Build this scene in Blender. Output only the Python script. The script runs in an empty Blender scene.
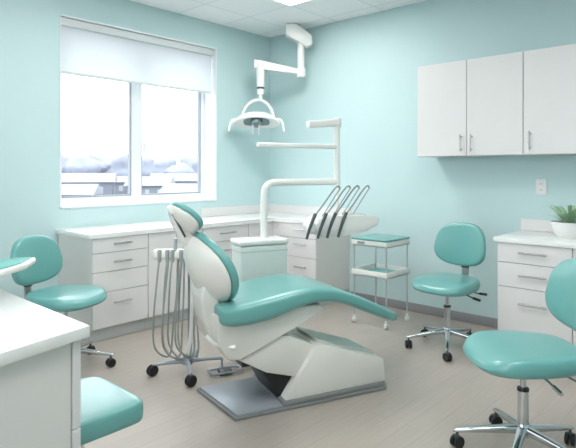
import bpy, bmesh, math, random
from math import sin, cos, pi, radians, sqrt
from mathutils import Vector, Matrix
random.seed(7)
S = bpy.context.scene
C = S.collection

# ---------------------------------------------------------------- camera
cam_d = bpy.data.cameras.new('camera')
cam = bpy.data.objects.new('camera', cam_d); C.objects.link(cam)
cam.location = (0, 0, 1.40)
cam.rotation_euler = (radians(90), 0, radians(42.5 - 90))
cam_d.sensor_width = 36; cam_d.lens = 33.19
cam_d.shift_y = -0.092
cam_d.clip_start = 0.05; cam_d.clip_end = 900
S.camera = cam
# ---------------------------------------------------------------- world, light, exposure
w = bpy.data.worlds.new('overcast_sky'); S.world = w; w.use_nodes = True
nt = w.node_tree; nt.nodes.clear()
wo = nt.nodes.new('ShaderNodeOutputWorld'); bg = nt.nodes.new('ShaderNodeBackground')
bg.inputs[0].default_value = (0.90, 0.95, 1.0, 1); bg.inputs[1].default_value = 2.7
nt.links.new(bg.outputs[0], wo.inputs[0])
S.view_settings.view_transform = 'Standard'; S.view_settings.look = 'None'
S.view_settings.gamma = 1; S.view_settings.use_curve_mapping = False
S.view_settings.exposure = 0.92
PANEL = 13.0
XW, YW, XB, YB, HC = 4.75, 4.66, -1.2, -1.2, 3.07
WX0, WX1, WZ0, WZ1 = 2.10, 3.885, 1.065, 2.79     # window opening
pl = bpy.data.lights.new('window_portal', 'AREA'); pl.shape = 'RECTANGLE'
pl.size = WX1 - WX0; pl.size_y = WZ1 - WZ0; pl.cycles.is_portal = True
plo = bpy.data.objects.new('window_portal', pl); C.objects.link(plo)
plo.location = ((WX0 + WX1) / 2, YW + 0.27, (WZ0 + WZ1) / 2); plo.rotation_euler = (radians(-90), 0, 0)

# unseen second window behind the camera's left side, added to light the right wall
SY0, SY1, SZ0, SZ1 = 0.2, 3.4, 0.95, 2.79
pl2 = bpy.data.lights.new('unseen_window_portal', 'AREA'); pl2.shape = 'RECTANGLE'
pl2.size = SZ1 - SZ0; pl2.size_y = SY1 - SY0; pl2.cycles.is_portal = True
plo2 = bpy.data.objects.new('unseen_window_portal', pl2); C.objects.link(plo2)
plo2.location = (XB - 0.08, (SY0 + SY1) / 2, (SZ0 + SZ1) / 2); plo2.rotation_euler = (0, radians(-90), 0)

# ---------------------------------------------------------------- materials
def lin(r, g, b):
    f = lambda c: (c / 255 / 12.92) if c <= 10 else ((c / 255 + .055) / 1.055) ** 2.4
    return (f(r), f(g), f(b), 1)
def mat(name, rgb, rough=.5, metal=0, noise=0, scale=20, coat=0, bump=0, bscale=200, emit=0, spec=None):
    m = bpy.data.materials.new(name); m.use_nodes = True
    t = m.node_tree; p = t.nodes['Principled BSDF']
    p.inputs['Base Color'].default_value = lin(*rgb)
    p.inputs['Roughness'].default_value = rough; p.inputs['Metallic'].default_value = metal
    p.inputs['Coat Weight'].default_value = coat; p.inputs['Coat Roughness'].default_value = .15
    if spec is not None: p.inputs['Specular IOR Level'].default_value = spec
    tc = t.nodes.new('ShaderNodeTexCoord')
    if noise:
        n = t.nodes.new('ShaderNodeTexNoise'); n.inputs['Scale'].default_value = scale; n.inputs['Detail'].default_value = 4
        t.links.new(tc.outputs['Object'], n.inputs['Vector'])
        mx = t.nodes.new('ShaderNodeMix'); mx.data_type = 'RGBA'
        a = lin(*[max(0, c * (1 - noise)) for c in rgb]); b = lin(*[min(255, c * (1 + noise * .6)) for c in rgb])
        mx.inputs['A'].default_value = a; mx.inputs['B'].default_value = b
        t.links.new(n.outputs['Fac'], mx.inputs['Factor']); t.links.new(mx.outputs['Result'], p.inputs['Base Color'])
    if bump:
        n2 = t.nodes.new('ShaderNodeTexNoise'); n2.inputs['Scale'].default_value = bscale; n2.inputs['Detail'].default_value = 3
        t.links.new(tc.outputs['Object'], n2.inputs['Vector'])
        bp = t.nodes.new('ShaderNodeBump'); bp.inputs['Strength'].default_value = bump; bp.inputs['Distance'].default_value = .002
        t.links.new(n2.outputs['Fac'], bp.inputs['Height']); t.links.new(bp.outputs[0], p.inputs['Normal'])
    if emit:
        p.inputs['Emission Color'].default_value = (1, .985, .96, 1); p.inputs['Emission Strength'].default_value = emit
    return m
M = dict(
    wall=mat('mint_wall_paint', (196, 220, 221), .6, noise=.01, scale=3, bump=.05, bscale=300),
    cab=mat('white_laminate', (228, 226, 225), .38, noise=.01, scale=6),
    carc=mat('grey_white_carcass', (226, 223, 219), .45, noise=.01, scale=6),
    top=mat('white_worktop', (240, 240, 238), .22, noise=.012, scale=40),
    gap=mat('gap_shade', (96, 98, 98), .8, noise=.02),  # dark grey stands in for the shade between cabinet fronts
    toe=mat('grey_plinth', (196, 200, 200), .5, noise=.01),
    base=mat('taupe_skirting', (150, 149, 152), .5, noise=.03, scale=5),
    white=mat('white_plastic', (238, 238, 234), .3, noise=.008, scale=8, coat=.2),
    shell=mat('chair_shell_plastic', (228, 226, 219), .32, noise=.008, scale=8, coat=.15),
    teal=mat('teal_vinyl', (106, 168, 164), .3, noise=.025, scale=9, coat=.35, bump=.12, bscale=500),
    tealtray=mat('teal_tray_mat', (112, 190, 184), .4, noise=.02),
    chrome=mat('polished_chrome', (205, 208, 210), .14, 1, noise=.01),
    steel=mat('brushed_steel', (190, 190, 190), .32, 1, noise=.03, scale=60),
    plate=mat('grey_metal_plate', (168, 174, 182), .33, .25, noise=.02, scale=8),
    plateedge=mat('grey_plate_edge', (140, 142, 142), .45, .2, noise=.02),
    black=mat('black_rubber', (24, 25, 27), .45, noise=.1, scale=30),
    dark=mat('dark_grey_plastic', (74, 80, 82), .4, noise=.05),
    hose=mat('grey_silicone_hose', (156, 160, 158), .4, noise=.03),
    frame=mat('white_window_frame', (236, 240, 243), .35, noise=.005),
    gasket=mat('grey_window_gasket', (150, 157, 164), .5, noise=.02),
    rail=mat('grey_blind_rail', (216, 221, 220), .5, noise=.01),
    cusp=mat('pale_green_cuspidor', (214, 226, 221), .3, noise=.01, coat=.2),
    covpad=mat('pale_sage_cover', (204, 220, 212), .3, noise=.01),
    cartleg=mat('satin_cart_tube', (196, 202, 202), .35, .5, noise=.01),
    green=mat('leaf_green', (170, 205, 168), .4, noise=.12, scale=25),
    soil=mat('dark_soil', (70, 60, 48), .9, noise=.2, scale=60),
    pot=mat('white_ceramic', (236, 236, 234), .25, noise=.01),
    outlet=mat('white_outlet', (236, 234, 238), .35, noise=.005),
    light=mat('light_diffuser', (250, 250, 250), .5, emit=PANEL),
    ledring=mat('lamp_reflector', (150, 156, 158), .15, .9, noise=.05),
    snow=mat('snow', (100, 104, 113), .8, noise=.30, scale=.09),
    tree=mat('hazed_trees', (132, 137, 150), .9, noise=.15, scale=.6),  # pale blue-grey puts distance haze into the tree colour
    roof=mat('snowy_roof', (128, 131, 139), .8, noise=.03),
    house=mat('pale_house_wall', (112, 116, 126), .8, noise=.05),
)
def glass_mat():
    m = bpy.data.materials.new('window_glass'); m.use_nodes = True; t = m.node_tree; t.nodes.clear()
    o = t.nodes.new('ShaderNodeOutputMaterial'); tr = t.nodes.new('ShaderNodeBsdfTransparent'); g = t.nodes.new('ShaderNodeBsdfGlossy')
    g.inputs['Roughness'].default_value = .02; mx = t.nodes.new('ShaderNodeMixShader'); mx.inputs[0].default_value = .05
    t.links.new(tr.outputs[0], mx.inputs[1]); t.links.new(g.outputs[0], mx.inputs[2]); t.links.new(mx.outputs[0], o.inputs[0]); return m
M['glass'] = glass_mat()
def fabric_mat():
    m = bpy.data.materials.new('white_blind_fabric'); m.use_nodes = True; t = m.node_tree; t.nodes.clear()
    o = t.nodes.new('ShaderNodeOutputMaterial'); d = t.nodes.new('ShaderNodeBsdfDiffuse'); tl = t.nodes.new('ShaderNodeBsdfTranslucent')
    tc = t.nodes.new('ShaderNodeTexCoord'); n = t.nodes.new('ShaderNodeTexNoise'); n.inputs['Scale'].default_value = 400
    r = t.nodes.new('ShaderNodeValToRGB'); r.color_ramp.elements[0].color = (.80, .83, .84, 1); r.color_ramp.elements[1].color = (.88, .90, .91, 1)
    t.links.new(tc.outputs['Object'], n.inputs[0]); t.links.new(n.outputs['Fac'], r.inputs[0])
    t.links.new(r.outputs[0], d.inputs[0]); t.links.new(r.outputs[0], tl.inputs[0])
    mx = t.nodes.new('ShaderNodeMixShader'); mx.inputs[0].default_value = .55
    t.links.new(d.outputs[0], mx.inputs[1]); t.links.new(tl.outputs[0], mx.inputs[2]); t.links.new(mx.outputs[0], o.inputs[0]); return m
M['fabric'] = fabric_mat()
def floor_mat():
    m = mat('pale_plank_vinyl', (186, 180, 174), .30)
    t = m.node_tree; p = t.nodes['Principled BSDF']; tc = t.nodes.new('ShaderNodeTexCoord')
    b = t.nodes.new('ShaderNodeTexBrick'); b.inputs['Scale'].default_value = 1
    b.inputs['Brick Width'].default_value = 1.3; b.inputs['Row Height'].default_value = .125
    b.inputs['Mortar Size'].default_value = .0018; b.inputs['Mortar Smooth'].default_value = .3
    b.inputs['Color1'].default_value = lin(184, 174, 165); b.inputs['Color2'].default_value = lin(179, 170, 161)
    b.inputs['Mortar'].default_value = lin(166, 156, 147)
    t.links.new(tc.outputs['Object'], b.inputs['Vector'])
    mp = t.nodes.new('ShaderNodeMapping'); mp.inputs['Scale'].default_value = (2.5, 45, 1)
    n = t.nodes.new('ShaderNodeTexNoise'); n.inputs['Scale'].default_value = 1.2; n.inputs['Detail'].default_value = 6
    t.links.new(tc.outputs['Object'], mp.inputs[0]); t.links.new(mp.outputs[0], n.inputs['Vector'])
    mx = t.nodes.new('ShaderNodeMix'); mx.data_type = 'RGBA'; mx.blend_type = 'MULTIPLY'; mx.inputs['Factor'].default_value = .55
    r = t.nodes.new('ShaderNodeValToRGB'); r.color_ramp.elements[0].position = .3; r.color_ramp.elements[0].color = (.84, .83, .82, 1); r.color_ramp.elements[1].position = .7
    t.links.new(n.outputs['Fac'], r.inputs[0]); t.links.new(b.outputs['Color'], mx.inputs['A']); t.links.new(r.outputs[0], mx.inputs['B'])
    t.links.new(mx.outputs['Result'], p.inputs['Base Color'])
    return m
M['floor'] = floor_mat()
def ceil_mat():
    m = mat('white_ceiling_tiles', (232, 234, 234), .8)
    t = m.node_tree; p = t.nodes['Principled BSDF']; tc = t.nodes.new('ShaderNodeTexCoord')
    mp = t.nodes.new('ShaderNodeMapping'); mp.inputs['Location'].default_value = (-.36, 0, 0)
    t.links.new(tc.outputs['Object'], mp.inputs[0])
    b = t.nodes.new('ShaderNodeTexBrick'); b.offset = 0; b.inputs['Scale'].default_value = 1
    b.inputs['Brick Width'].default_value = .6; b.inputs['Row Height'].default_value = .6
    b.inputs['Mortar Size'].default_value = .008; b.inputs['Mortar Smooth'].default_value = .1
    b.inputs['Color1'].default_value = lin(246, 246, 246); b.inputs['Color2'].default_value = lin(241, 243, 243)
    b.inputs['Mortar'].default_value = lin(222, 226, 226)
    t.links.new(mp.outputs[0], b.inputs['Vector']); t.links.new(b.outputs['Color'], p.inputs['Base Color'])
    return m
M['ceil'] = ceil_mat()

# ---------------------------------------------------------------- mesh helpers
def finish(bm, name, m, parent=None, sub=0, flat=False, ang=35):
    bmesh.ops.recalc_face_normals(bm, faces=bm.faces[:])
    lim = radians(ang)
    for f in bm.faces: f.smooth = not flat
    for e in bm.edges:
        if len(e.link_faces) == 2 and e.calc_face_angle(0) > lim: e.smooth = False
    me = bpy.data.meshes.new(name); bm.to_mesh(me); bm.free()
    o = bpy.data.objects.new(name, me); C.objects.link(o)
    ms = m if isinstance(m, (list, tuple)) else [m]
    for x in ms: me.materials.append(M[x])
    if sub:
        s = o.modifiers.new('subdivision', 'SUBSURF'); s.levels = sub; s.render_levels = sub
    if parent: o.parent = parent
    return o
def add(bm, fn, M4=None, mi=0):
    """run fn(bm) and transform / colour only what it added"""
    nv = set(bm.verts); nf = set(bm.faces)
    fn(bm)
    if M4 is not None: bmesh.ops.transform(bm, matrix=M4, verts=[v for v in bm.verts if v not in nv])
    for f in bm.faces:
        if f not in nf: f.material_index = mi
def box(bm, x0, x1, y0, y1, z0, z1, bev=0, mi=0, M4=None, seg=2):
    nf = set(bm.faces); nv = set(bm.verts)
    vs = [bm.verts.new((x, y, z)) for z in (z0, z1) for y in (y0, y1) for x in (x0, x1)]
    for q in ((0, 2, 3, 1), (4, 5, 7, 6), (0, 1, 5, 4), (2, 6, 7, 3), (0, 4, 6, 2), (1, 3, 7, 5)): bm.faces.new([vs[i] for i in q])
    if bev:
        es = set(e for v in vs for e in v.link_edges)
        bmesh.ops.bevel(bm, geom=list(es), offset=bev, segments=seg, profile=.5, affect='EDGES')
    if M4 is not None: bmesh.ops.transform(bm, matrix=M4, verts=[v for v in bm.verts if v not in nv])
    for f in bm.faces:
        if f not in nf: f.material_index = mi
    return bm
def prism(bm, poly, a, b, bev=0, mi=0, axis='y', M4=None, seg=2):
    """polygon in 2D extruded between a and b. axis y: poly is (x,z); axis z: poly is (x,y); axis x: poly is (y,z)"""
    def P(p, t): return {'y': (p[0], t, p[1]), 'z': (p[0], p[1], t), 'x': (t, p[0], p[1])}[axis]
    nf = set(bm.faces); nv = set(bm.verts)
    A = [bm.verts.new(P(p, a)) for p in poly]; B_ = [bm.verts.new(P(p, b)) for p in poly]
    n = len(poly)
    bm.faces.new(A); bm.faces.new(B_[::-1])
    for i in range(n): bm.faces.new((A[i], B_[i], B_[(i + 1) % n], A[(i + 1) % n]))
    if bev:
        es = set(e for v in A + B_ for e in v.link_edges)
        bmesh.ops.bevel(bm, geom=list(es), offset=bev, segments=seg, profile=.5, affect='EDGES', clamp_overlap=True)
    if M4 is not None: bmesh.ops.transform(bm, matrix=M4, verts=[v for v in bm.verts if v not in nv])
    for f in bm.faces:
        if f not in nf: f.material_index = mi
def rings(bm, R, cap=True, mi=0):
    """loft closed rings (lists of points, equal length)"""
    V = [[bm.verts.new(p) for p in r] for r in R]; n = len(R[0])
    fs = []
    for i in range(len(V) - 1):
        for j in range(n): fs.append(bm.faces.new((V[i][j], V[i][(j + 1) % n], V[i + 1][(j + 1) % n], V[i + 1][j])))
    if cap: fs.append(bm.faces.new(V[0][::-1])); fs.append(bm.faces.new(V[-1]))
    for f in fs: f.material_index = mi
def smooth_path(P, k=6):
    P = [Vector(p) for p in P]; out = []
    for i in range(len(P) - 1):
        p0 = P[max(i - 1, 0)]; p1 = P[i]; p2 = P[i + 1]; p3 = P[min(i + 2, len(P) - 1)]
        for j in range(k):
            t = j / k
            out.append(.5 * ((2 * p1) + (p2 - p0) * t + (2 * p0 - 5 * p1 + 4 * p2 - p3) * t * t + (3 * p1 - p0 - 3 * p2 + p3) * t ** 3))
    out.append(P[-1]); return out
def tube(bm, P, r, n=10, mi=0, smooth=0):
    P = smooth_path(P, smooth) if smooth else [Vector(p) for p in P]
    rs = r if isinstance(r, (list, tuple)) else None
    R = []; up = None
    for i, p in enumerate(P):
        d = (P[min(i + 1, len(P) - 1)] - P[max(i - 1, 0)]).normalized()
        if up is None: up = Vector((0, 0, 1)) if abs(d.z) < .9 else Vector((1, 0, 0))
        a = d.cross(up).normalized(); b = a.cross(d).normalized(); up = b
        q = rs[0] + (rs[1] - rs[0]) * i / (len(P) - 1) if rs else r
        R.append([p + q * (cos(2 * pi * k / n) * a + sin(2 * pi * k / n) * b) for k in range(n)])
    rings(bm, R, mi=mi)
def round_corner(A, B_, C_, r, n=5):
    """points of a rounded corner at B_"""
    A, B_, C_ = Vector(A), Vector(B_), Vector(C_)
    u = (A - B_).normalized(); v = (C_ - B_).normalized(); p = B_ + u * r; q = B_ + v * r
    return [((1 - t) ** 2) * p + 2 * t * (1 - t) * B_ + t * t * q for t in [i / n for i in range(n + 1)]]
def lathe(bm, prof, n=20, mi=0, M4=None):
    nv = set(bm.verts)
    R = [[(r * cos(2 * pi * k / n), r * sin(2 * pi * k / n), z) for k in range(n)] for r, z in prof]
    rings(bm, R, mi=mi)
    if M4 is not None: bmesh.ops.transform(bm, matrix=M4, verts=[v for v in bm.verts if v not in nv])
def supell(a, b, e, n=32, taper=0, y_shift=0):
    out = []
    for k in range(n):
        t = 2 * pi * k / n; c, s = cos(t), sin(t)
        x = a * math.copysign(abs(c) ** (2 / e), c); y = b * math.copysign(abs(s) ** (2 / e), s)
        out.append((x, y * (1 + taper * x / a) + y_shift))
    return out
def cushion(bm, outline, z0, z1, dome, warp=None, r=.03, mi=0):
    prof = [(.5, z0), (.90, z0), (.975, z0 + r * .35), (1, z0 + r), (1, z1 - r), (.975, z1 - r * .35), (.92, z1), (.8, z1 + dome * .35), (.6, z1 + dome * .68), (.3, z1 + dome * .93), (.1, z1 + dome)]
    W = warp or (lambda p: p)
    rings(bm, [[W(Vector((x * k, y * k, z))) for x, y in outline] for k, z in prof], mi=mi)
def empty(name, loc, rz=0, label=None, cat=None, group=None):
    o = bpy.data.objects.new(name, None); C.objects.link(o); o.location = loc; o.rotation_euler = (0, 0, rz)
    o.empty_display_size = .1
    return tag(o, label, cat, group)
def tag(o, label=None, cat=None, group=None, kind=None):
    for k, v in (('label', label), ('category', cat), ('group', group), ('kind', kind)):
        if v: o[k] = v
    return o
def dup(o, parent=None):
    c = o.copy(); C.objects.link(c); c.parent = parent
    for ch in list(o.children): dup(ch, c)
    return c
NB = bmesh.new
def T(x, y, z): return Matrix.Translation((x, y, z))
def Rz(a): return Matrix.Rotation(a, 4, 'Z')
def Ry(a): return Matrix.Rotation(a, 4, 'Y')
def Rx(a): return Matrix.Rotation(a, 4, 'X')

# ================================================================= room shell
def struct(bm, name, m, parent=None, **k):
    o = finish(bm, name, m, parent, **k)
    if not parent: o['kind'] = 'structure'
    return o
b = NB(); box(b, XB - .1, XW + .1, YB - .1, YW + .3, -.12, 0); struct(b, 'floor', 'floor', flat=True)
b = NB(); box(b, XB - .1, XW + .1, YB - .1, YW + .3, HC, HC + .12); struct(b, 'ceiling', 'ceil', flat=True)
b = NB()
for a in ((XB - .1, WX0, 0, HC), (WX1, XW + .1, 0, HC), (WX0, WX1, 0, WZ0), (WX0, WX1, WZ1, HC)):
    box(b, a[0], a[1], YW, YW + .3, a[2], a[3])
struct(b, 'wall_left', 'wall', flat=True)
b = NB(); box(b, XW, XW + .1, YB - .1, YW, 0, HC); struct(b, 'wall_right', 'wall', flat=True)
b = NB()
for a in ((YB - .1, SY0, 0, HC), (SY1, YW, 0, HC), (SY0, SY1, 0, SZ0), (SY0, SY1, SZ1, HC)): box(b, XB - .1, XB, a[0], a[1], a[2], a[3])
struct(b, 'wall_behind', 'wall', flat=True)
win2 = empty('unseen_window', (XB - .05, (SY0 + SY1) / 2, SZ0)); win2['kind'] = 'structure'  # out of view, added for the daylight it lets in
b = NB(); ya, yb, zt = SY0 - win2.location.y, SY1 - win2.location.y, SZ1 - SZ0
for a in ((ya, ya + .06, .06, zt - .06), (yb - .06, yb, .06, zt - .06), (-.04, .04, .06, zt - .06), (ya, yb, 0, .06), (ya, yb, zt - .06, zt)): box(b, -.03, .03, a[0], a[1], a[2], a[3])
finish(b, 'window_frame', 'frame', win2, flat=True)
for a in ((ya + .06, -.04), (.04, yb - .06)):
    b = NB(); box(b, -.004, .002, a[0], a[1], .06, zt - .06); finish(b, 'window_pane', 'glass', win2, flat=True)
b = NB(); box(b, XB, XW, YB - .1, YB, 0, HC); struct(b, 'wall_near', 'wall', flat=True)
b = NB(); box(b, XW - .014, XW, 1.60, 3.41, 0, .085, .003); struct(b, 'baseboard_right', 'base')
b = NB(); box(b, XB, 2.07, YW - .014, YW, 0, .085, .003); struct(b, 'baseboard_left', 'base')

# window
win = empty('window_1', ((WX0 + WX1) / 2, YW + .2, WZ0)); win['kind'] = 'structure'
def wpart(bm, name, m, parent=win):
    bmesh.ops.transform(bm, matrix=T(-(WX0 + WX1) / 2, -(YW + .2), -WZ0), verts=bm.verts[:]); return finish(bm, name, m, parent)
Yf = YW + .20
b = NB()                                                     # white lining of the opening
box(b, WX0, WX0 + .012, YW - .004, Yf, WZ0, WZ1); box(b, WX1 - .012, WX1, YW - .004, Yf, WZ0, WZ1)
box(b, WX0, WX1, YW - .004, Yf, WZ1 - .012, WZ1)
wpart(b, 'window_lining', 'frame')
b = NB(); box(b, WX0, WX1, YW - .012, Yf, WZ0, WZ0 + .024, .004); wpart(b, 'window_sill', 'frame')
b = NB()
x0, x1, z0, z1 = WX0 + .012, WX1 - .012, WZ0 + .022, WZ1 - .012
MX0, MX1 = 2.935, 3.045
for a in ((x0, x0 + .05, z0 + .06, z1 - .05), (x1 - .045, x1, z0 + .06, z1 - .05), (x0, x1, z0, z0 + .06), (x0, x1, z1 - .05, z1), (MX0, MX1, z0 + .06, z1 - .05)):
    box(b, a[0], a[1], Yf, Yf + .07, a[2], a[3])
wpart(b, 'window_frame', 'frame')
for (a0, a1) in ((x0 + .05, MX0), (MX1, x1 - .045)):
    b = NB(); t = .014
    zz0, zz1 = z0 + .06, z1 - .05
    for a in ((a0, a0 + t, zz0 + t, zz1 - t), (a1 - t, a1, zz0 + t, zz1 - t), (a0, a1, zz0, zz0 + t), (a0, a1, zz1 - t, zz1)):
        box(b, a[0], a[1], Yf + .012, Yf + .055, a[2], a[3])
    sash = wpart(b, 'window_sash', 'gasket')
    b = NB(); box(b, a0 + t, a1 - t, Yf + .03, Yf + .036, zz0 + t, zz1 - t); wpart(b, 'window_pane', 'glass', sash)
b = NB(); box(b, 3.052, 3.078, Yf - .012, Yf, 1.60, 1.70, .004)
tube(b, [(3.065, Yf - .01, 1.675), (3.065, Yf - .04, 1.675), (3.065, Yf - .045, 1.64), (3.065, Yf - .045, 1.56)], .009)
wpart(b, 'window_handle', 'frame')
# roller blind
rb = empty('roller_blind', ((WX0 + WX1) / 2, YW + .06, WZ1), 0, 'white roller blind half drawn down over the window', 'blind')
b = NB(); box(b, WX0 - rb.location.x + .015, WX1 - rb.location.x - .015, -.035, .04, -.085, -.014, .008); finish(b, 'headrail', 'rail', rb)
b = NB(); box(b, WX0 - rb.location.x + .025, WX1 - rb.location.x - .025, -.002, .0, -.50, -.08); finish(b, 'blind_fabric', 'fabric', rb, flat=True)
b = NB(); box(b, WX0 - rb.location.x + .022, WX1 - rb.location.x - .022, -.008, .007, -.515, -.49, .004); finish(b, 'bottom_bar', 'rail', rb)

# ceiling light panels (0.6 m grid)
first = None
spots = [(3.66, 3.3, 'square recessed ceiling light panel nearest the room corner'),
         (1.86, 3.3, 'square recessed ceiling light panel near the window wall, farther left'),
         (2.46, .9, 'square recessed ceiling light panel above the nearest stool'),
         (.66, .9, 'square recessed ceiling light panel above the desk side of the room'),
         ]
for x, y, lab in spots:
    if first is None:
        p = empty('ceiling_light', (x, y, HC), 0, lab, 'ceiling light', 'recessed ceiling light panels')
        b = NB()
        for a in ((-.3, .3, -.3, -.285), (-.3, .3, .285, .3), (-.3, -.285, -.285, .285), (.285, .3, -.285, .285)):
            box(b, a[0], a[1], a[2], a[3], -.008, 0)
        finish(b, 'light_frame', 'frame', p, flat=True)
        b = NB(); box(b, -.285, .285, -.285, .285, -.005, -.001); finish(b, 'diffuser', 'light', p, flat=True)
        first = p
    else:
        p = dup(first); p.location = (x, y, HC); p['label'] = lab

# ================================================================= outside
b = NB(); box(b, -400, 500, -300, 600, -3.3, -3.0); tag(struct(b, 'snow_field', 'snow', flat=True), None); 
def houses():
    spots = [(63.6, 88, 9, 5, 2.7, .12, 'wide pale house under a snowy roof near the middle of the left pane'),
             (60.2, 101, 7, 4, 2.4, -.2, 'small distant pale house with snowy roof beside the window mullion, left pane'),
             (65.2, 62, 6, 4, 1.9, .25, 'nearest small snowy-roofed hut at the left edge of the left pane'),
             (57.0, 84, 6, 5, 2.2, .2, 'small pale shed with snowy roof seen just right of the window mullion'),
             (54.2, 98, 9, 5, 2.6, -.12, 'long pale house under a snowy roof in front of the far trees, right pane'),
             (52.7, 64, 6, 4, 1.8, .3, 'low snowy-roofed hut near the right edge of the right pane')]
    for an, ds, L, D, H, jit, lab in spots:
        x, y = ds * cos(radians(an)), ds * sin(radians(an)); rz = radians(90 - an) + jit
        h = empty('house', (x, y, -3), -rz, lab, 'house', None)
        b = NB(); box(b, -L / 2, L / 2, -D / 2, D / 2, 0, H); finish(b, 'house_wall', 'house', h, flat=True)
        b = NB(); prism(b, [(-D / 2 - .4, H), (D / 2 + .4, H), (0, H + D * .28)], -L / 2 - .4, L / 2 + .4, axis='x'); finish(b, 'roof', 'roof', h, flat=True)
        for k in range(3):
            b = NB(); box(b, -L * .35 + k * L * .3, -L * .35 + k * L * .3 + L * .1, -D / 2 - .03, -D / 2 + .02, H * .35, H * .75); finish(b, 'house_window', 'gasket', h, flat=True)
houses()
def tree(x, y, h, lab):
    b = NB(); bmesh.ops.create_icosphere(b, subdivisions=3, radius=1)
    ph = [random.uniform(0, 6) for _ in range(3)]
    for v in b.verts:
        n = v.co.normalized(); k = 1 + .16 * sin(5 * n.x + ph[0]) * cos(4 * n.y + ph[1]) + .12 * sin(7 * n.z + ph[2]) + random.uniform(-.05, .05)
        v.co = Vector((n.x * k * h * .56, n.y * k * h * .45, h * .55 + n.z * k * h * .45))
    r = empty('tree', (x, y, -3), 0, lab, 'tree', 'hazy trees along the horizon')
    finish(b, 'crown', 'tree', r, ang=80)
    b = NB(); tube(b, [(0, 0, -.1), (0, 0, h * .5)], [h * .05, h * .03], 8); finish(b, 'trunk', 'tree', r)
for i in range(26):
    a = radians(39 + i * 1.65) + random.uniform(-.006, .006)
    D = (112, 126, 140)[i % 3]
    tree(D * cos(a), D * sin(a), random.uniform(6.6, 9.0) * D / 126, 'haze-paled tree in the treeline beyond the snowy field')

for (x0_, y0_, x1_, y1_, lab) in ((18, 38, 46, 30, 'low pale hedge row crossing the near part of the snowy field'),
                                  (26, 68, 60, 54, 'long pale hedge row across the middle of the snowy field')):
    b = NB(); P = []; n_ = 60; L_ = math.hypot(x1_ - x0_, y1_ - y0_)
    for i in range(n_ + 1):
        t = i / n_ * L_ - L_ / 2; hh = .45 + .22 * sin(i * 1.3) + .15 * sin(i * .57); ww = .5 + .1 * sin(i * .9)
        P.append([(t, ww * cos(a), hh * (1 + sin(a)) / 2 * 1.0) for a in [2 * pi * k / 10 for k in range(10)]])
    rings(b, P); hg = finish(b, 'hedge', 'tree'); hg.location = ((x0_ + x1_) / 2, (y0_ + y1_) / 2, -3.0); hg.rotation_euler.z = math.atan2(y1_ - y0_, x1_ - x0_)
    tag(hg, lab, 'hedge')

# ================================================================= cabinets
HZ = .89; CZ = .852            # worktop top, carcass top
def bar_handle(bm, c, L, axis, out, r=.0075):
    """bar handle centred at c along axis 'x','y' or 'z', standing off by vector out"""
    d = {'x': Vector((1, 0, 0)), 'y': Vector((0, 1, 0)), 'z': Vector((0, 0, 1))}[axis]; c = Vector(c); o = Vector(out)
    tube(bm, [c + o - d * L / 2, c + o + d * L / 2], r, 8)
    for s in (-1, 1): tube(bm, [c + d * s * L * .36, c + o + d * s * L * .36], r * .8, 8)
def front(root, kind, u0, u1, z0, z1, side, handle=None, hz=None, hu=None, hlen=.15, vertical=False, gap=.0025, th=.018, mt='cab'):
    """a drawer or door front. local frame: u runs along local x, front faces local -y at y=0"""
    b = NB(); box(b, u0 + gap, u1 - gap, -th, -.001, z0 + gap, z1 - gap, .0015, seg=1); o = finish(b, kind, mt, root)
    if handle:
        b = NB(); bar_handle(b, (hu, -th, hz), hlen, 'z' if vertical else 'x', (0, -.040 if vertical else -.030, 0))
        finish(b, 'handle', 'steel', o)
    return o
def base_cabinet(name, loc, rz, W, D, label, fronts, cat='cabinet', group=None, z0=.11, z1=CZ, toe=True):
    r = empty(name, loc, rz, label, cat, group)
    b = NB(); box(b, 0, W, 0, D, z0, z1, .001, seg=1); finish(b, 'carcass', 'carc', r)
    b = NB(); box(b, .004, W - .004, -.0012, 0, z0 + .004, z1 - .001); finish(b, 'gap_shade', 'gap', r, flat=True)  # dark sheet behind the fronts, painted shade for their gaps
    if toe:
        b = NB(); box(b, 0, W, .04, D, 0, z0); finish(b, 'plinth', 'toe', r, flat=True)
    for f in fronts: front(r, *f[:5], None, *f[5:])
    return r
# run along the window wall: local x = world X, front faces -Y at y 4.06
Yc = 4.06
def drawer4(W): 
    m = W / 2
    return [('drawer', 0, W, .728, CZ, True, .80, m, .16), ('drawer', 0, W, .572, .728, True, .652, m, .16),
            ('drawer', 0, W, .405, .572), ('drawer', 0, W, .115, .405, True, .315, m, .16)]
def drawer3(W):
    m = W / 2
    return [('drawer', 0, W, .70, CZ, True, .785, m, .20), ('drawer', 0, W, .515, .70, True, .615, m, .20), ('drawer', 0, W, .115, .515, True, .40, m, .20)]
# end panel slightly proud
base_cabinet('drawer_cabinet', (2.085, Yc, 0), 0, .515, YW - Yc - .002, 'white four-drawer base cabinet at the left end of the window-wall counter', drawer4(.515))
base_cabinet('door_cabinet', (2.602, Yc, 0), 0, .60, YW - Yc - .002, 'white plain-door base cabinet behind the hanging suction hoses', 
    [('door', 0, .30, .115, CZ), ('door', .30, .60, .115, CZ)])
base_cabinet('drawer_cabinet', (3.204, Yc, 0), 0, .60, YW - Yc - .002, 'white drawer base cabinet behind the treatment chair headrest', drawer3(.60))
base_cabinet('corner_cabinet', (3.806, Yc, 0), 0, XW - 3.808, YW - Yc - .002, 'white corner base cabinet between the two counter runs', [('door', 0, .36, .115, CZ)])
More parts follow.
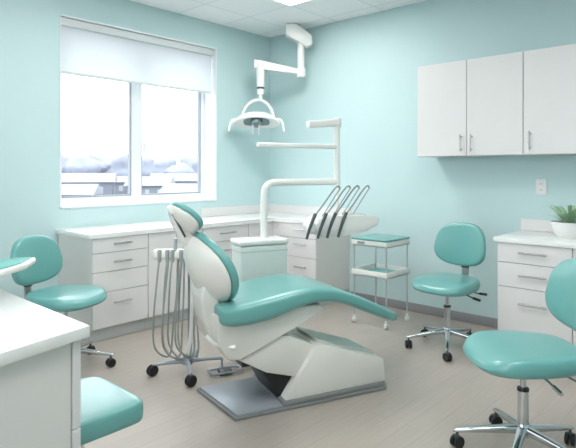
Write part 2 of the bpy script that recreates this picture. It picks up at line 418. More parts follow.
# return along the right wall: local x = world -Y, front faces -X
Xr = 4.19
def rot_right(y): return -pi / 2
base_cabinet('drawer_cabinet', (Xr, Yc - .002 , 0), -pi / 2, .62, XW - Xr - .002, 'white drawer base cabinet at the end of the corner counter behind the instrument tray',
    [('filler_panel', 0, .10, .115, CZ), ('drawer', .10, .62, .70, CZ, True, .79, .42, .16), ('drawer', .10, .62, .50, .70, True, .64, .42, .16), ('drawer', .10, .62, .115, .50, True, .40, .42, .16)])
b = NB(); prism(b, [(2.06, 4.03), (4.16, 4.03), (4.16, 3.415), (XW - .001, 3.415), (XW - .001, YW - .001), (2.06, YW - .001)], CZ + .0005, HZ, .004, axis='z')
wt = finish(b, 'worktop', 'top'); tag(wt, 'white L-shaped worktop on the corner base cabinets under the window', 'worktop')
b = NB(); prism(b, [(3.66, YW - .016), (XW - .016, YW - .016), (XW - .016, 3.42), (XW - .001, 3.42), (XW - .001, YW - .001), (3.66, YW - .001)], HZ + .0005, HZ + .10, .002, axis='z', seg=1)
tag(finish(b, 'backsplash', 'cab'), 'low cream backsplash strip around the corner of the L-shaped worktop', 'backsplash')
# cabinets on the right wall
Xd = 4.15
base_cabinet('drawer_cabinet', (Xd, 1.585, 0), -pi / 2, .53, XW - Xd - .002, 'white three-drawer base cabinet by the right wall under the potted plant', drawer3(.53))
base_cabinet('door_cabinet', (Xd, 1.053, 0), -pi / 2, .60, XW - Xd - .002, 'white door base cabinet at the right edge beyond the drawers',
    [('door', 0, .30, .115, CZ, True, .72, .26, .16, True), ('door', .30, .60, .115, CZ, True, .72, .34, .16, True)])
b = NB(); box(b, Xd - .035, XW - .001, .43, 1.61, CZ + .0005, HZ, .004)
tag(finish(b, 'worktop', 'top'), 'white worktop by the right wall carrying the potted plant', 'worktop')
b = NB(); box(b, XW - .016, XW - .001, .43, 1.615, HZ + .0005, HZ + .10, .002, seg=1)
tag(finish(b, 'backsplash', 'cab'), 'low white backsplash strip behind the potted plant', 'backsplash')
# wall cabinets
def wall_cabinet(y, W, label, fronts):
    r = empty('wall_cabinet', (4.40, y, 1.53), -pi / 2, label, 'cabinet')
    b = NB(); box(b, 0, W, 0, XW - 4.40 - .001, 0, .825, .001, seg=1); finish(b, 'carcass', 'cab', r)
    b = NB(); box(b, .004, W - .004, -.0012, 0, .003, .822); finish(b, 'gap_shade', 'gap', r, flat=True)  # dark sheet painting the shade around the doors
    for u0, u1, hu in fronts: front(r, 'door', u0, u1, 0, .825, None, True, .11, hu, .15, True)
wall_cabinet(2.413, .936, 'white two-door wall cabinet, left one of the pair above the operator stool', [(0, .468, .425), (.468, .936, .515)])
wall_cabinet(1.475, .50, 'white one-door wall cabinet, right one of the pair above the potted plant', [(0, .50, .055)])

# wall outlet
o = empty('wall_outlet', (XW, 1.452, 1.265), -pi / 2, 'white double power outlet on the mint wall above the plant', 'outlet')
b = NB(); box(b, -.043, .043, -.008, -.0002, -.066, .066, .003); finish(b, 'cover_plate', 'outlet', o)
for z in (-.026, .026):
    b = NB(); box(b, -.018, .018, -.011, -.008, z - .017, z + .017, .004); s = finish(b, 'socket', 'white', o)
    b = NB(); box(b, -.008, -.005, -.0115, -.011, z - .006, z + .007); box(b, .005, .008, -.0115, -.011, z - .006, z + .007); finish(b, 'socket_slot', 'dark', s, flat=True)

# potted plant
pt = empty('potted_plant', (4.50, 1.16, HZ), 0, 'small green leafy plant in a white bowl pot on the right worktop', 'plant')
b = NB(); lathe(b, [(.05, 0.0005), (.10, .001), (.122, .03), (.135, .07), (.142, .115), (.140, .118), (.132, .116), (.128, .095), (.02, .095)], 32); finish(b, 'pot', 'pot', pt)
b = NB(); lathe(b, [(.02, .094), (.127, .094), (.12, .102), (.02, .106)], 24); finish(b, 'soil', 'soil', pt)
for k in range(26):
    a = k * 2.4; ln = random.uniform(.14, .26); rr = random.uniform(.01, .05); lift = random.uniform(.10, .26)
    b = NB(); R = []; dirv = Vector((cos(a), sin(a), 0)); sd = Vector((-sin(a), cos(a), 0))
    for i in range(8):
        t = i / 7; c = dirv * (rr + ln * t * .85) + Vector((0, 0, .10 + lift * (1.6 * t - 1.0 * t * t)))
        wd = .020 * (1 - t) ** .6 + .001; th = .004 * (1 - t) + .0006
        R.append([c + sd * wd * cos(q) + Vector((0, 0, th * sin(q))) for q in [2 * pi * j / 8 for j in range(8)]])
    rings(b, R); finish(b, 'leaf', 'green', pt)

# ================================================================= treatment chair
ch = empty('dental_chair', (2.045, 2.465, 0), radians(-22.3), 'large reclined dental treatment chair in teal and white in the middle of the room', 'dental chair')
# base plate
b = NB(); prism(b, [(.04, -.25), (1.06, -.25), (1.10, -.20), (1.10, .20), (1.06, .25), (-.045, .25)], 0, .020, .006, axis='z')
bp = finish(b, 'base_plate', 'plateedge', ch)
b = NB(); prism(b, [(.055, -.235), (.42, -.235), (.42, .235), (-.03, .235)], .020, .030, .004, axis='z'); finish(b, 'plate_cover', 'plate', bp)
b = NB(); prism(b, [(.34, -.243), (1.05, -.243), (1.085, -.20), (1.085, .20), (1.05, .243), (.34, .243)], .020, .052, .008, axis='z'); finish(b, 'base_skirt', 'plateedge', bp)
# sloping base cover
b = NB(); prism(b, [(.355, .052), (.555, .335), (.62, .345), (1.05, .195), (1.065, .052)], -.235, .16, .006, axis='y', seg=2); finish(b, 'base_cover', 'shell', ch)
b = NB(); prism(b, [(.60, .352), (.60, .362), (1.03, .214), (1.03, .204)], -.15, .15, .003, axis='y', seg=1); finish(b, 'cover_pad', 'covpad', ch)
# motor box behind the lift arm
b = NB(); prism(b, [(.345, .031), (.235, .235), (.40, .28), (.52, .26), (.50, .031)], -.16, .16, .008, axis='y'); finish(b, 'lift_motor', 'black', ch)
# lift arm
b = NB(); prism(b, [(.06, .33), (.25, .222), (.445, .165), (.578, .335), (.40, .42), (.17, .44), (.07, .42)], -.20, .20, .007, axis='y', seg=2); finish(b, 'lift_arm', 'shell', ch)
# seat shell
b = NB(); prism(b, [(-.06, .60), (.02, .548), (.12, .532), (.26, .545), (.42, .592), (.60, .588), (.64, .555), (.47, .487), (.25, .41), (.09, .32), (.01, .335), (-.05, .43)], -.215, .215, .012, axis='y', seg=3); finish(b, 'seat_shell', 'shell', ch)
# lower back bracket
b = NB(); prism(b, [(-.09, .80), (-.02, .70), (-.02, .60), (.03, .52), (.04, .35), (.0, .35), (-.06, .43), (-.10, .53), (-.125, .68)], -.13, .08, .02, axis='y', seg=4); finish(b, 'back_bracket', 'shell', ch)
b = NB(); tube(b, [(-.10, -.15, .47), (-.06, -.19, .43), (0, -.2, .41), (.05, -.22, .405)], .012, smooth=5); finish(b, 'side_grip', 'white', ch)
# seat cushion: stations (s, z_top, z_bottom, halfwidth)
st = [(-.046, .625, .570, .215), (-.043, .642, .550, .248), (-.03, .652, .532, .268), (.01, .656, .520, .275), (.07, .660, .515, .277), (.16, .670, .517, .277), (.28, .688, .533, .277), (.40, .706, .572, .275),
      (.50, .712, .597, .275), (.60, .706, .604, .272), (.70, .686, .592, .268), (.80, .650, .560, .262), (.91, .604, .508, .258), (1.02, .553, .458, .246), (1.11, .510, .422, .230), (1.175, .478, .402, .205), (1.205, .462, .402, .175), (1.215, .448, .408, .14)]
b = NB(); R = []; n = 40
for (s, zt, zb, hw) in st:
    ring = []
    for k in range(n):
        t = 2 * pi * k / n; c, q = cos(t), sin(t)
        y = hw * math.copysign(abs(c) ** .36, c); z = math.copysign(abs(q) ** .55, q)
        zc, hh = (zt + zb) / 2, (zt - zb) / 2
        dip = .012 * max(0, 1 - (y / hw) ** 2) if z > 0 else 0
        sh = .0
        ring.append((s, y, zc + hh * z - dip * z))
    R.append(ring)
rings(b, R); finish(b, 'seat_cushion', 'teal', ch, sub=1, ang=60)
b = NB()                                                   # seam across the leg rest
for sgn in (0,):
    tube(b, [(.105 + .0, -.277, .60), (.105, -.2770, .64)], .0015, 6)
b.free()
# backrest & headrest: panel frames
def panel(name_c, name_s, B0, T0, hw, taper, e, wing, bulge, cth, parent, shell_in=.96, cdome=.012):
    B0, T0 = Vector(B0), Vector(T0); ax = (T0 - B0).normalized(); hh = (T0 - B0).length / 2; c = (B0 + T0) / 2
    nr = Vector((ax[1], -ax[0]))                             # forward normal in (s,z)
    n = 44; out = []
    for k in range(n):
        t = 2 * pi * k / n; cc, q = cos(t), sin(t)
        v = math.copysign(abs(q) ** (2 / e), q); y = hw * math.copysign(abs(cc) ** (2 / e), cc) * (1 - taper * v - .10 * v * v * (1 if v > 0 else 0))
        out.append((y, v * hh))
    def P(y, v, f):
        g = f + wing * (abs(y) / hw) ** 2
        s = c[0] + ax[0] * v + nr[0] * g; z = c[1] + ax[1] * v + nr[1] * g
        return (s, y, z)
    b = NB()
    prof = [(.5, 0), (.93, 0), (.985, .25), (1, .5), (.985, .78), (.94, 1.0), (.8, 1.0 + .3 * cdome / cth), (.5, 1 + .8 * cdome / cth), (.12, 1 + cdome / cth)]
    rings(b, [[P(y * k, v * k, f * cth) for y, v in out] for k, f in prof]); cu = finish(b, name_c, 'teal', parent, sub=1, ang=70)
    b = NB()
    prof = [(.2, .004), (.95, .004), (.97, -.004), (.955, -.016), (.90, -.04), (.80, -.075), (.6, -.112), (.35, -.135), (.1, -.14)]
    rings(b, [[P(y * k, v * k, (f if f > -.02 else -.016 + (f + .016) * bulge / .124)) for y, v in out] for k, f in prof]); sh = finish(b, name_s, 'shell', parent, sub=1, ang=70)
    return cu, sh
panel('backrest_cushion', 'backrest_shell', (.030, .610), (-.145, 1.038), .272, .04, 2.05, .06, .085, .052, ch)
panel('headrest_cushion', 'headrest_shell', (-.118, 1.045), (-.268, 1.208), .138, .12, 2.4, .03, .035, .035, ch)
b = NB(); prism(b, [(-.285, 1.19), (-.255, 1.20), (-.20, 1.11), (-.135, 1.02), (-.14, .95), (-.20, .98), (-.26, 1.10)], -.035, .035, .008, axis='y', seg=3); hb = finish(b, 'headrest_bracket', 'shell', ch)
b = NB(); tube(b, [(-.268, -.038, 1.165), (-.19, -.038, 1.02)], .006, 8); finish(b, 'bracket_slot', 'dark', hb)
b = NB(); lathe(b, [(.004, 0), (.024, 0), (.026, .006), (.022, .02), (.004, .022)], 20, M4=T(-.268, -.034, 1.18) @ Rx(radians(90))); finish(b, 'pivot_knob', 'white', hb)

# ================================================================= cuspidor unit with arm
cu = empty('cuspidor_unit', (2.045 + .53 * cos(radians(-22.3)) + .6 * sin(radians(22.3)), 2.465 + .53 * sin(radians(-22.3)) + .6 * cos(radians(22.3)), 0), radians(-22.3),
           'pale green cuspidor unit with a bent white arm behind the chair seat', 'cuspidor')
b = NB(); box(b, -.185, .185, -.10, .10, .06, .86, .015, seg=3); finish(b, 'body', 'cusp', cu)
b = NB(); box(b, -.17, .17, -.09, .09, 0, .06); finish(b, 'plinth', 'dark', cu, flat=True)
b = NB(); box(b, -.195, .19, -.11, .11, .862, .902, .014, seg=3); finish(b, 'top_cap', 'white', cu)
b = NB(); box(b, -.187, .187, -.102, .102, .815, .822); finish(b, 'seam', 'toe', cu, flat=True)
H1 = 1.315
b = NB(); pth = [Vector((.036, 0, .90))] + round_corner((.036, 0, .9), (.036, 0, H1), (.665, 0, H1), .10, 8) + [Vector((.665, 0, H1))]
tube(b, pth, .026, 18); finish(b, 'riser_pipe', 'white', cu)
b = NB(); tube(b, [(.665, 0, H1 - .028), (.665, 0, 1.795)], .024, 18); lathe(b, [(.01, 1.75), (.034, 1.75), (.034, 1.81), (.028, 1.822), (.01, 1.822)], 20, M4=T(.665, 0, 0)); finish(b, 'upper_post', 'white', cu)
b = NB(); box(b, -.02, .665, -.02, .02, 1.574, 1.612, .012, seg=3); finish(b, 'swing_arm', 'white', cu)
b = NB(); R = []
for x, h2, z in ((.40, .018, 1.762), (.405, .027, 1.762), (.52, .028, 1.770), (.665, .032, 1.786)):
    R.append([(x, h2 * 1.1 * math.copysign(abs(cos(t)) ** .5, cos(t)), z + h2 * math.copysign(abs(sin(t)) ** .5, sin(t))) for t in [2 * pi * k / 20 for k in range(20)]])
rings(b, R); finish(b, 'spring_arm', 'white', cu)

# ================================================================= instrument tray
def cf(s, t):   # chair frame to world
    a = radians(-22.3); return (2.045 + s * cos(a) - t * sin(a), 2.465 + s * sin(a) + t * cos(a))
dx, dy = cf(1.12, .60)
dt = empty('instrument_tray', (dx, dy, .93), radians(-22.3), 'white instrument delivery head hanging from the bent arm with four handpieces', 'instrument tray')
b = NB(); prism(b, [(-.19, -.0), (-.21, .05), (-.17, .115), (-.05, .135), (.30, .120), (.36, .108), (.36, .05), (.25, .0), (.05, -.025), (-.14, -.025)], -.17, .05, .014, axis='y', seg=3); finish(b, 'tray_body', 'white', dt)
b = NB(); box(b, .11, .27, -.13, .02, .121, .132, .003); finish(b, 'tray_mat', 'toe', dt)
b = NB(); tube(b, [(.075, 0, .12), (.075, 0, .352)], .013, 12); finish(b, 'hanger_post', 'white', dt)
for k, (s0, l) in enumerate(((-.298, 0), (-.205, .0), (-.125, .0), (-.03, .0))):
    y0 = -.185
    b = NB(); tube(b, [(s0, y0 - .01, -.03), (s0 + .03, y0 - .005, .05), (s0 + .085, y0 + .012, .15)], [.010, .014], 10, smooth=4); hp = finish(b, 'handpiece', 'dark', dt)
    b = NB(); prism(b, [(-.022, -.045), (.030, -.045), (.040, .02), (-.005, .045)], -.03, .03, .008, axis='y', M4=T(s0 + .052, y0 + .038, .055), seg=3); finish(b, 'holder', 'white', dt)
    b = NB(); tube(b, [(s0 + .08, y0 + .01, .14), (s0 + .15, y0 + .02, .21), (s0 + .235, y0 + .04, .30), (s0 + .285, y0 + .05, .345), (s0 + .312, y0 + .055, .352), (s0 + .326, y0 + .06, .332)], .0068, 8, smooth=5); finish(b, 'hose_arm', 'hose', hp)
    b = NB(); tube(b, [(s0 + .326, y0 + .06, .334), (s0 + .29, y0 + .07, .28), (s0 + .21, y0 + .06, .18), (s0 + .17, y0 + .08, .11)], .004, 8, smooth=5); finish(b, 'supply_hose', 'hose', hp)

# ================================================================= suction hose stand
ss = empty('suction_stand', (2.26, 3.02, 0), 0, 'wheeled assistant stand with grey suction hoses hanging beside the chair back', 'suction stand')
ends = [(-.21, .115, 1), (-.14, -.22, 1), (.20, -.13, 0), (.19, .14, 0)]
def foot(x, y, leg):
    b = NB(); lathe(b, [(.004, 0), (.016, 0), (.016, .01), (.009, .02), (.009, .07), (.004, .07)], 16, M4=T(x, y, 0)); finish(b, 'levelling_foot', 'plate', leg)
for (x, y, cas) in ends:
    b = NB(); tube(b, [(0, 0, .075), (x * .5, y * .5, .078), (x, y, .075)], [.016, .011], 10); leg = finish(b, 'base_leg', 'plate', ss)
    b = NB()
    for sd in (-.013, .013): lathe(b, [(.004, -.011), (.032, -.011), (.037, -.005), (.037, .005), (.032, .011), (.004, .011)], 20, M4=T(x, y + sd, .037) @ Rx(radians(90)))
    tube(b, [(x, y, .035), (x, y, .07)], .008, 8)
    finish(b, 'caster', 'black', leg) if cas else (b.free(), foot(x, y, leg))
b = NB(); lathe(b, [(.005, .055), (.035, .055), (.035, .09), (.02, .11), (.005, .11)], 18); finish(b, 'hub', 'plate', ss)
b = NB(); tube(b, [(0, 0, .09), (.03, .0, .3), (.035, .0, .7), (.0, 0, .80)], .014, 12, smooth=5); finish(b, 'post', 'white', ss)
a0 = radians(-47.5)
Rm = Rz(a0)
b = NB(); box(b, -.24, .02, -.032, .032, .785, .855, .02, seg=4, M4=Rm); hd = finish(b, 'hose_holder', 'white', ss)
for i, u in enumerate((-.19, -.135, -.10, -.04)):
    b = NB(); lathe(b, [(.004, .77), (.013, .77), (.015, .84), (.012, .855), (.004, .855)], 14, M4=Rm @ T(u, -.03, 0)); finish(b, 'holder_clip', 'hose', hd)
b = NB(); tube(b, [(-.07, .05, .84), (-.065, .05, .93)], .014, 10); b2 = finish(b, 'suction_tip', 'plate', hd)
for (u, ub, zb, w2) in ((-.19, -.12, .12, -.02), (-.135, -.05, .11, .02), (-.125, .00, .10, -.03), (-.10, .04, .10, .03), (-.04, .07, .12, -.01), (-.03, .02, .11, .03)):
    p = [Rm @ Vector((u, -.035, .79)), Rm @ Vector((u - .012, -.05, .65)), Rm @ Vector((u - .03, -.05 + w2, .4)), Rm @ Vector((u - .03, -.04 + w2, .2)), Rm @ Vector(((u * .6 + ub * .4), -.03, zb)),
         Rm @ Vector((ub, 0, .13)), Rm @ Vector((ub * .9, .03, .3)), Rm @ Vector((ub * .7, .035, .55)), Rm @ Vector((ub * .6, .03, .79))]
    b = NB(); tube(b, p, .0065, 8, smooth=6); finish(b, 'suction_hose', 'hose', ss)
# foot control: grey wire frame pedal on the floor
fc = empty('foot_control', (2.43, 2.80, 0), radians(-24), 'grey wire-framed foot control on the floor behind the chair base plate', 'foot control')
b = NB(); tube(b, [(-.12, -.05, .02), (.06, -.05, .02), (.10, -.03, .02), (.10, .03, .02), (.06, .05, .02), (-.12, .05, .02), (-.12, -.05, .02)], .009, 8); finish(b, 'pedal_frame', 'plate', fc)
b = NB(); box(b, -.06, .03, -.042, .042, .0, .03, .008); finish(b, 'pedal', 'dark', fc)
fp = empty('foot_pedal', (3.29, 2.86, 0), radians(-20), 'small black foot pedal on the floor beyond the chair', 'foot pedal')
b = NB(); prism(b, [(-.10, 0), (.10, 0), (.10, .05), (.05, .075), (-.08, .03)], -.06, .06, .012, axis='y', seg=3); finish(b, 'pedal_body', 'dark', fp)
b = NB(); prism(b, [(-.07, .034), (.045, .078), (.045, .086), (-.07, .042)], -.045, .045, .004, axis='y'); finish(b, 'pedal_plate', 'black', fp)

# ================================================================= wheeled instrument cart
ct = empty('instrument_cart', (4.22, 2.71, 0), 0, 'small two-tier wheeled cart with a teal top mat by the right wall', 'cart')
ct.scale = (.97, .93, 1); ct.location.y -= .012
hx, hy_ = .185, .185
for sx in (-1, 1):
    for sy in (-1, 1):
        b = NB(); tube(b, [(sx * hx, sy * hy_, .07), (sx * hx, sy * hy_, .73)], .008, 10); lg = finish(b, 'leg', 'cartleg', ct)
        b = NB()
        for sd in (-.010, .010): lathe(b, [(.004, -.008), (.02, -.008), (.026, -.004), (.026, .004), (.02, .008), (.004, .008)], 18, M4=T(sx * hx, sy * hy_ + sd, .027) @ Rx(radians(90)))
        tube(b, [(sx * hx, sy * hy_, .03), (sx * hx, sy * hy_, .075)], .012, 10)
        finish(b, 'caster', 'white', lg)
def tray(z, h, m1):
    b = NB(); box(b, -.205, .205, -.205, .205, z, z + .012, .004)
    for a in ((-.205, .205, -.205, -.190), (-.205, .205, .190, .205), (-.205, -.190, -.19, .19), (.190, .205, -.19, .19)): box(b, a[0], a[1], a[2], a[3], z, z + h, .004)
    o = finish(b, 'shelf', 'white', ct); return o
s1 = tray(.445, .055, 1)
b = NB(); box(b, -.15, .15, -.15, .15, .458, .467, .003); finish(b, 'shelf_mat', 'tealtray', s1)
s2 = tray(.72, .05, 1)
b = NB(); box(b, -.208, .208, -.208, .208, .771, .789, .006, seg=3); finish(b, 'top_mat', 'teal', s2)
b = NB(); box(b, -.212, -.2055, .05, .13, .738, .760); finish(b, 'label_plate', 'gasket', s2, flat=True)

# ================================================================= operator stools
def make_stool(label, cat='stool', backless=False):
    r = empty('operator_stool', (0, 0, 0), 0, label, cat)
    # five-star base
    for k in range(5):
        a = 2 * pi * k / 5 + .3; d = Vector((cos(a), sin(a), 0)); sd = Vector((-sin(a), cos(a), 0)); R = []
        for x, z, w_, h_ in ((.02, .135, .024, .022), (.10, .125, .020, .018), (.22, .105, .016, .014), (.318, .088, .012, .009), (.328, .086, .007, .005)):
            R.append([d * x + Vector((0, 0, z)) + sd * (w_ * math.copysign(abs(cos(t)) ** .6, cos(t))) + Vector((0, 0, h_ * math.copysign(abs(sin(t)) ** .6, sin(t)))) for t in [2 * pi * j / 14 for j in range(14)]])
        b = NB(); rings(b, R); lg = finish(b, 'base_leg', 'chrome', r)
        b = NB(); c = d * .308; yaw = a + .7 + k
        for s_ in (-.014, .014):
            lathe(b, [(.004, -.009), (.026, -.010), (.031, -.006), (.031, .006), (.026, .010), (.004, .009)], 22, M4=T(c.x, c.y, .032) @ Rz(yaw) @ T(0, s_, 0) @ Rx(radians(90)))
        cs = finish(b, 'caster_wheel', 'black', lg)
        b = NB(); tube(b, [(c.x, c.y, .03), (c.x, c.y, .088)], .007, 8); box(b, c.x - .016, c.x + .016, c.y - .010, c.y + .010, .045, .066, .006); finish(b, 'caster_fork', 'dark', lg)
    b = NB(); lathe(b, [(.01, .105), (.034, .105), (.036, .12), (.034, .155), (.028, .165), (.01, .165)], 24); finish(b, 'hub', 'chrome', r)
    b = NB(); lathe(b, [(.01, .16), (.026, .16), (.026, .325), (.01, .325)], 24); gl = finish(b, 'gas_lift', 'chrome', r)
    b = NB(); lathe(b, [(.01, .325), (.028, .325), (.028, .337), (.01, .337)], 24); finish(b, 'lift_collar', 'black', gl)
    b = NB(); lathe(b, [(.005, .335), (.014, .335), (.014, .445), (.005, .445)], 18); finish(b, 'piston', 'chrome', gl)
    b = NB(); box(b, -.16, .12, -.06, .06, .437, .462, .008); pm = finish(b, 'seat_plate', 'dark', r)
    # seat cushion
    def warp(p):
        x, y, z = p; f = max(0, x - .08) / .16; g = max(0, -x - .12) / .12
        return Vector((x, y, z - .035 * f * f * (1 if z > .5 else .3) + .012 * g + .010 * (abs(y) / .23) ** 2 * (z > .5)))
    b = NB()
    if backless: cushion(b, supell(.166, .190, 8, 56), .492, .574, .004, None, r=.018)
    else: cushion(b, supell(.245, .235, 2.9, 40, taper=.10), .463, .542, .012, warp, r=.034)
    finish(b, 'seat_cushion', 'teal', r, sub=1, ang=80)
    if backless: return r
    # bracket
    b = NB(); R = []
    for (x, z, th) in smooth3([(-.13, .45, .01), (-.22, .445, .01), (-.275, .50, .01), (-.29, .60, .01), (-.285, .70, .01), (-.28, .80, .01)]):
        R.append((x, z))
    pts = [Vector((x, 0, z)) for x, z in R]; RR = []
    for i, p in enumerate(pts):
        d = (pts[min(i + 1, len(pts) - 1)] - pts[max(i - 1, 0)]).normalized(); nn = Vector((d.z, 0, -d.x))
        RR.append([p + Vector((0, sy * .028, 0)) + nn * sn * .006 for sy, sn in ((-1, -1), (1, -1), (1, 1), (-1, 1))])
    rings(b, RR); finish(b, 'back_bracket', 'steel', r)
    b = NB(); box(b, -.300, -.272, -.03, .03, .60, .64, .006); lathe(b, [(.004, 0), (.02, 0), (.02, .03), (.004, .032)], 14, M4=T(-.30, 0, .62) @ Ry(radians(-90))); finish(b, 'adjuster', 'dark', r)
    def bw(p):   # p in local: x up, y across, z forward
        up, ac, f = p
        f = f + .05 * (abs(ac) / .22) ** 2
        th = radians(8); return Vector((-.275 + f * cos(th) - up * sin(th), ac, .795 + up * cos(th) + f * sin(th)))
    b = NB(); cushion(b, supell(.178, .222, 2.7, 40, taper=-.10), 0, .062, .014, bw, r=.026); finish(b, 'backrest', 'teal', r, sub=1, ang=80)
    # levers
    b = NB(); tube(b, [(-.02, .05, .448), (-.04, .14, .435), (-.055, .20, .415), (-.06, .235, .408)], .005, 8, smooth=4); tube(b, [(-.054, .19, .418), (-.062, .245, .406)], .010, 10); finish(b, 'lever', 'black', pm)
    b = NB(); tube(b, [(-.12, .05, .448), (-.15, .13, .44), (-.18, .19, .43), (-.19, .22, .43)], .005, 8, smooth=4); tube(b, [(-.175, .18, .432), (-.192, .235, .43)], .010, 10); finish(b, 'lever', 'black', pm)
    return r
def smooth3(P): return [(v.x, v.y, v.z) for v in smooth_path(P, 4)]
s2 = make_stool('teal wheeled stool with backrest by the right wall under the wall cabinets')
def turn_base(o, rz, first):
    """swivel the five legs so that one of them points along world angle `first` (degrees)"""
    o.rotation_euler.z = radians(rz)
    for c in o.children:
        if c.name.startswith('base_leg'): c.rotation_euler.z = radians(first - rz) - .3
s2.location = (3.95, 1.91, 0)
s1 = dup(s2); s1['label'] = 'teal wheeled stool with backrest at far left in front of the window wall'
s1.location = (1.71, 3.70, 0); 
s3 = dup(s2); s3['label'] = 'nearest teal wheeled stool with chrome base at lower right'
s3.location = (2.70, .91, 0); turn_base(s2, 176, 206); turn_base(s1, -68, -41); turn_base(s3, 133, 117)
for c in s1.children:
    if c.name.startswith(('backrest', 'back_bracket', 'adjuster')): c.location = (-.065, 0, -.045)
for c in s3.children:
    if c.name.startswith(('backrest', 'back_bracket', 'adjuster')): c.location = (-.05, 0, -.012)
    if c.name.startswith('seat_cushion'): c.scale = (1.08, 1.06, 1.0)
    if c.name.startswith('seat_plate'):
        for lv in c.children:
            if lv.name.startswith('lever'): lv.material_slots[0].link = 'OBJECT'; lv.material_slots[0].material = M['chrome']; lv['label'] = 'thin chrome adjustment lever'
for o_ in (s1, s2, s3): o_['group'] = 'wheeled operator stools'
s4 = make_stool('backless teal stool tucked beside the white desk at lower left', backless=True); s4.name = 'backless_stool'
s4.location = (.912, 1.86, .0); s4.scale = (1, 1, 1.0)

# ================================================================= desk at lower left
dk = empty('desk', (0.40, 1.90, 0), 0, 'white desk with grey front in the near left corner of the picture', 'desk')
DH = .90
def L(p): return (p[0] - .40, p[1] - 1.90)
b = NB(); prism(b, [L(p) for p in ((.835, 1.635), (.835, 2.44), (-.30, 2.44), (-.30, 1.37))], DH - .038, DH, .003, axis='z'); finish(b, 'desk_top', 'top', dk)
# slanted front: local frame along near edge
ea = math.atan2(1.635 - 1.37, .835 + .30)
def DF(x): return T(-.30 - .40, 1.37 - 1.90, 0) @ Rz(ea)
Lr = sqrt((.835 + .30) ** 2 + (.265) ** 2)
b = NB(); box(b, .05, Lr - .055, .022, .05, .0, DH - .039, .001, M4=DF(0), seg=1); finish(b, 'front_panel', 'carc', dk)
b = NB(); box(b, Lr - .052, Lr - .022, .016, .055, .0, .575, .002, M4=DF(0), seg=1); box(b, Lr - .052, Lr - .022, .016, .055, .579, DH - .039, .002, M4=DF(0), seg=1); finish(b, 'end_post', 'cab', dk)
b = NB(); box(b, -.68, -.655, -.40, .50, 0, DH - .039, .001, seg=1); finish(b, 'side_panel', 'carc', dk)
b = NB(); box(b, -.65, .40, .50, .52, 0.0, DH - .039, .001, seg=1); finish(b, 'back_panel', 'carc', dk)
# teal tray on a stand at the left
tt = empty('tray_table', (.42, 2.16, DH), 0, 'white-edged teal tray reaching in at the left edge above the desk', 'tray')
b = NB(); outl = [(-.30, -.25), (.30, -.02), (.46, .10), (.555, .235), (.50, .262), (-.30, .24)]
prism(b, outl, .095, .122, .010, axis='z', seg=3); tb = finish(b, 'tray_board', 'white', tt)
b = NB(); prism(b, [(x * .95, y * .9 + .01) for x, y in outl], .1222, .127, .002, axis='z'); finish(b, 'tray_mat', 'tealtray', tb)
b = NB(); lathe(b, [(.01, 0.0005), (.09, .0005), (.09, .008), (.015, .016), (.014, .10), (.01, .10)], 24); finish(b, 'stand', 'steel', tt)

# ================================================================= overhead operating light
ol = empty('operating_light', (4.537, 4.005, HC), radians(-47.5), 'white overhead dental operating light on a jointed arm in the room corner', 'lamp')
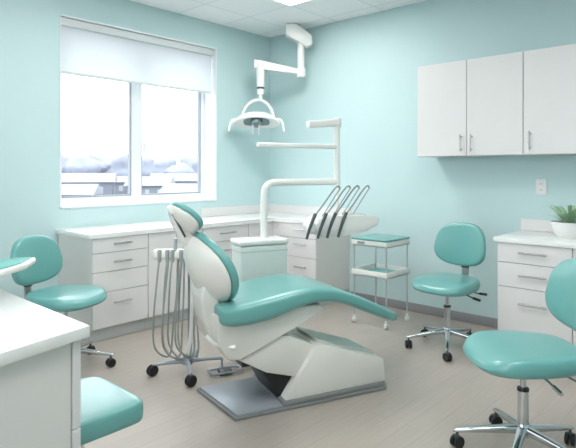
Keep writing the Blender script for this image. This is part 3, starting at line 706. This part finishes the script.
# local x = image right, local y = away
b = NB(); prism(b, [(-.14, 0), (-.02, 0), (.16, -.14), (.165, -.24), (.10, -.27), (-.10, -.15), (-.14, -.13)], -.07, .07, .014, axis='y', seg=3); finish(b, 'ceiling_mount', 'white', ol)
b = NB(); tube(b, [(.035, 0, -.18), (.035, 0, -.52)], .040, 18); finish(b, 'drop_tube', 'white', ol)
b = NB(); lathe(b, [(.01, -.60), (.05, -.60), (.055, -.58), (.055, -.52), (.05, -.50), (.01, -.50)], 20, M4=T(.035, 0, 0)); finish(b, 'joint', 'white', ol)
b = NB(); prism(b, [(-.50, -.40), (-.50, -.50), (-.44, -.50), (.035, -.585), (.05, -.52), (-.44, -.41)], -.035, .035, .012, axis='y', seg=3, M4=T(0, -.0, 0)); finish(b, 'horizontal_arm', 'white', ol)
hx = -.425
b = NB(); tube(b, [(hx, 0, -.44), (hx, 0, -.80)], [.052, .040], 18); tube(b, [(hx, 0, -.79), (hx, 0, -.86)], .022, 14); finish(b, 'lower_tube', 'white', ol)
b = NB(); lathe(b, [(.01, -.738), (.044, -.738), (.044, -.715), (.01, -.715)], 18, M4=T(hx, 0, 0)); finish(b, 'tube_band', 'dark', ol)
# yoke arch
b = NB(); P = []
for k in range(17):
    t = pi * k / 16; P.append((hx - .03 + .18 * cos(t), 0, -1.10 + .24 * sin(t)))
tube(b, P, .018, 12); finish(b, 'yoke', 'white', ol)
hd = T(hx - .045, 0, -1.095) @ Rx(radians(-22))
b = NB(); R = []
for k, z, sc in ((.25, .085, 1), (.6, .07, 1), (.85, .035, 1), (1, 0, 1), (1.0, -.02, 1), (.93, -.03, 1), (.5, -.005, 1), (.3, .0, 1)):
    R.append([(x * k, y * k, z - .03 * (abs(x * k) / .27) ** 2) for x, y in supell(.265, .15, 2.2, 36)])
rings(b, R); bmesh.ops.transform(b, matrix=hd, verts=b.verts[:]); head = finish(b, 'lamp_head', 'white', ol, ang=50)
b = NB(); lathe(b, [(.01, -.075), (.045, -.07), (.062, -.045), (.066, -.01), (.04, .01), (.01, .01)], 24, M4=hd); finish(b, 'bulb_cover', 'ledring', head)
b = NB(); lathe(b, [(.085, -.012), (.15, -.022), (.15, -.016), (.085, -.006)], 32, M4=hd); finish(b, 'reflector', 'ledring', head)
for s_ in (-1, 1):
    b = NB(); tube(b, [(hx - .045 + s_ * .20, -.0, -1.095), (hx - .045 + s_ * .26, -.01, -1.085), (hx - .045 + s_ * .295, -.03, -1.13), (hx - .045 + s_ * .312, -.04, -1.22)], [.02, .012], 12, smooth=5); finish(b, 'grip', 'white', ol)
b = NB(); tube(b, [(hx - .08, -.04, -1.13), (hx - .08, -.05, -1.26)], .012, 10); tube(b, [(hx - .015, -.04, -1.13), (hx - .015, -.05, -1.26)], .012, 10); finish(b, 'sensor_pins', 'toe', ol)
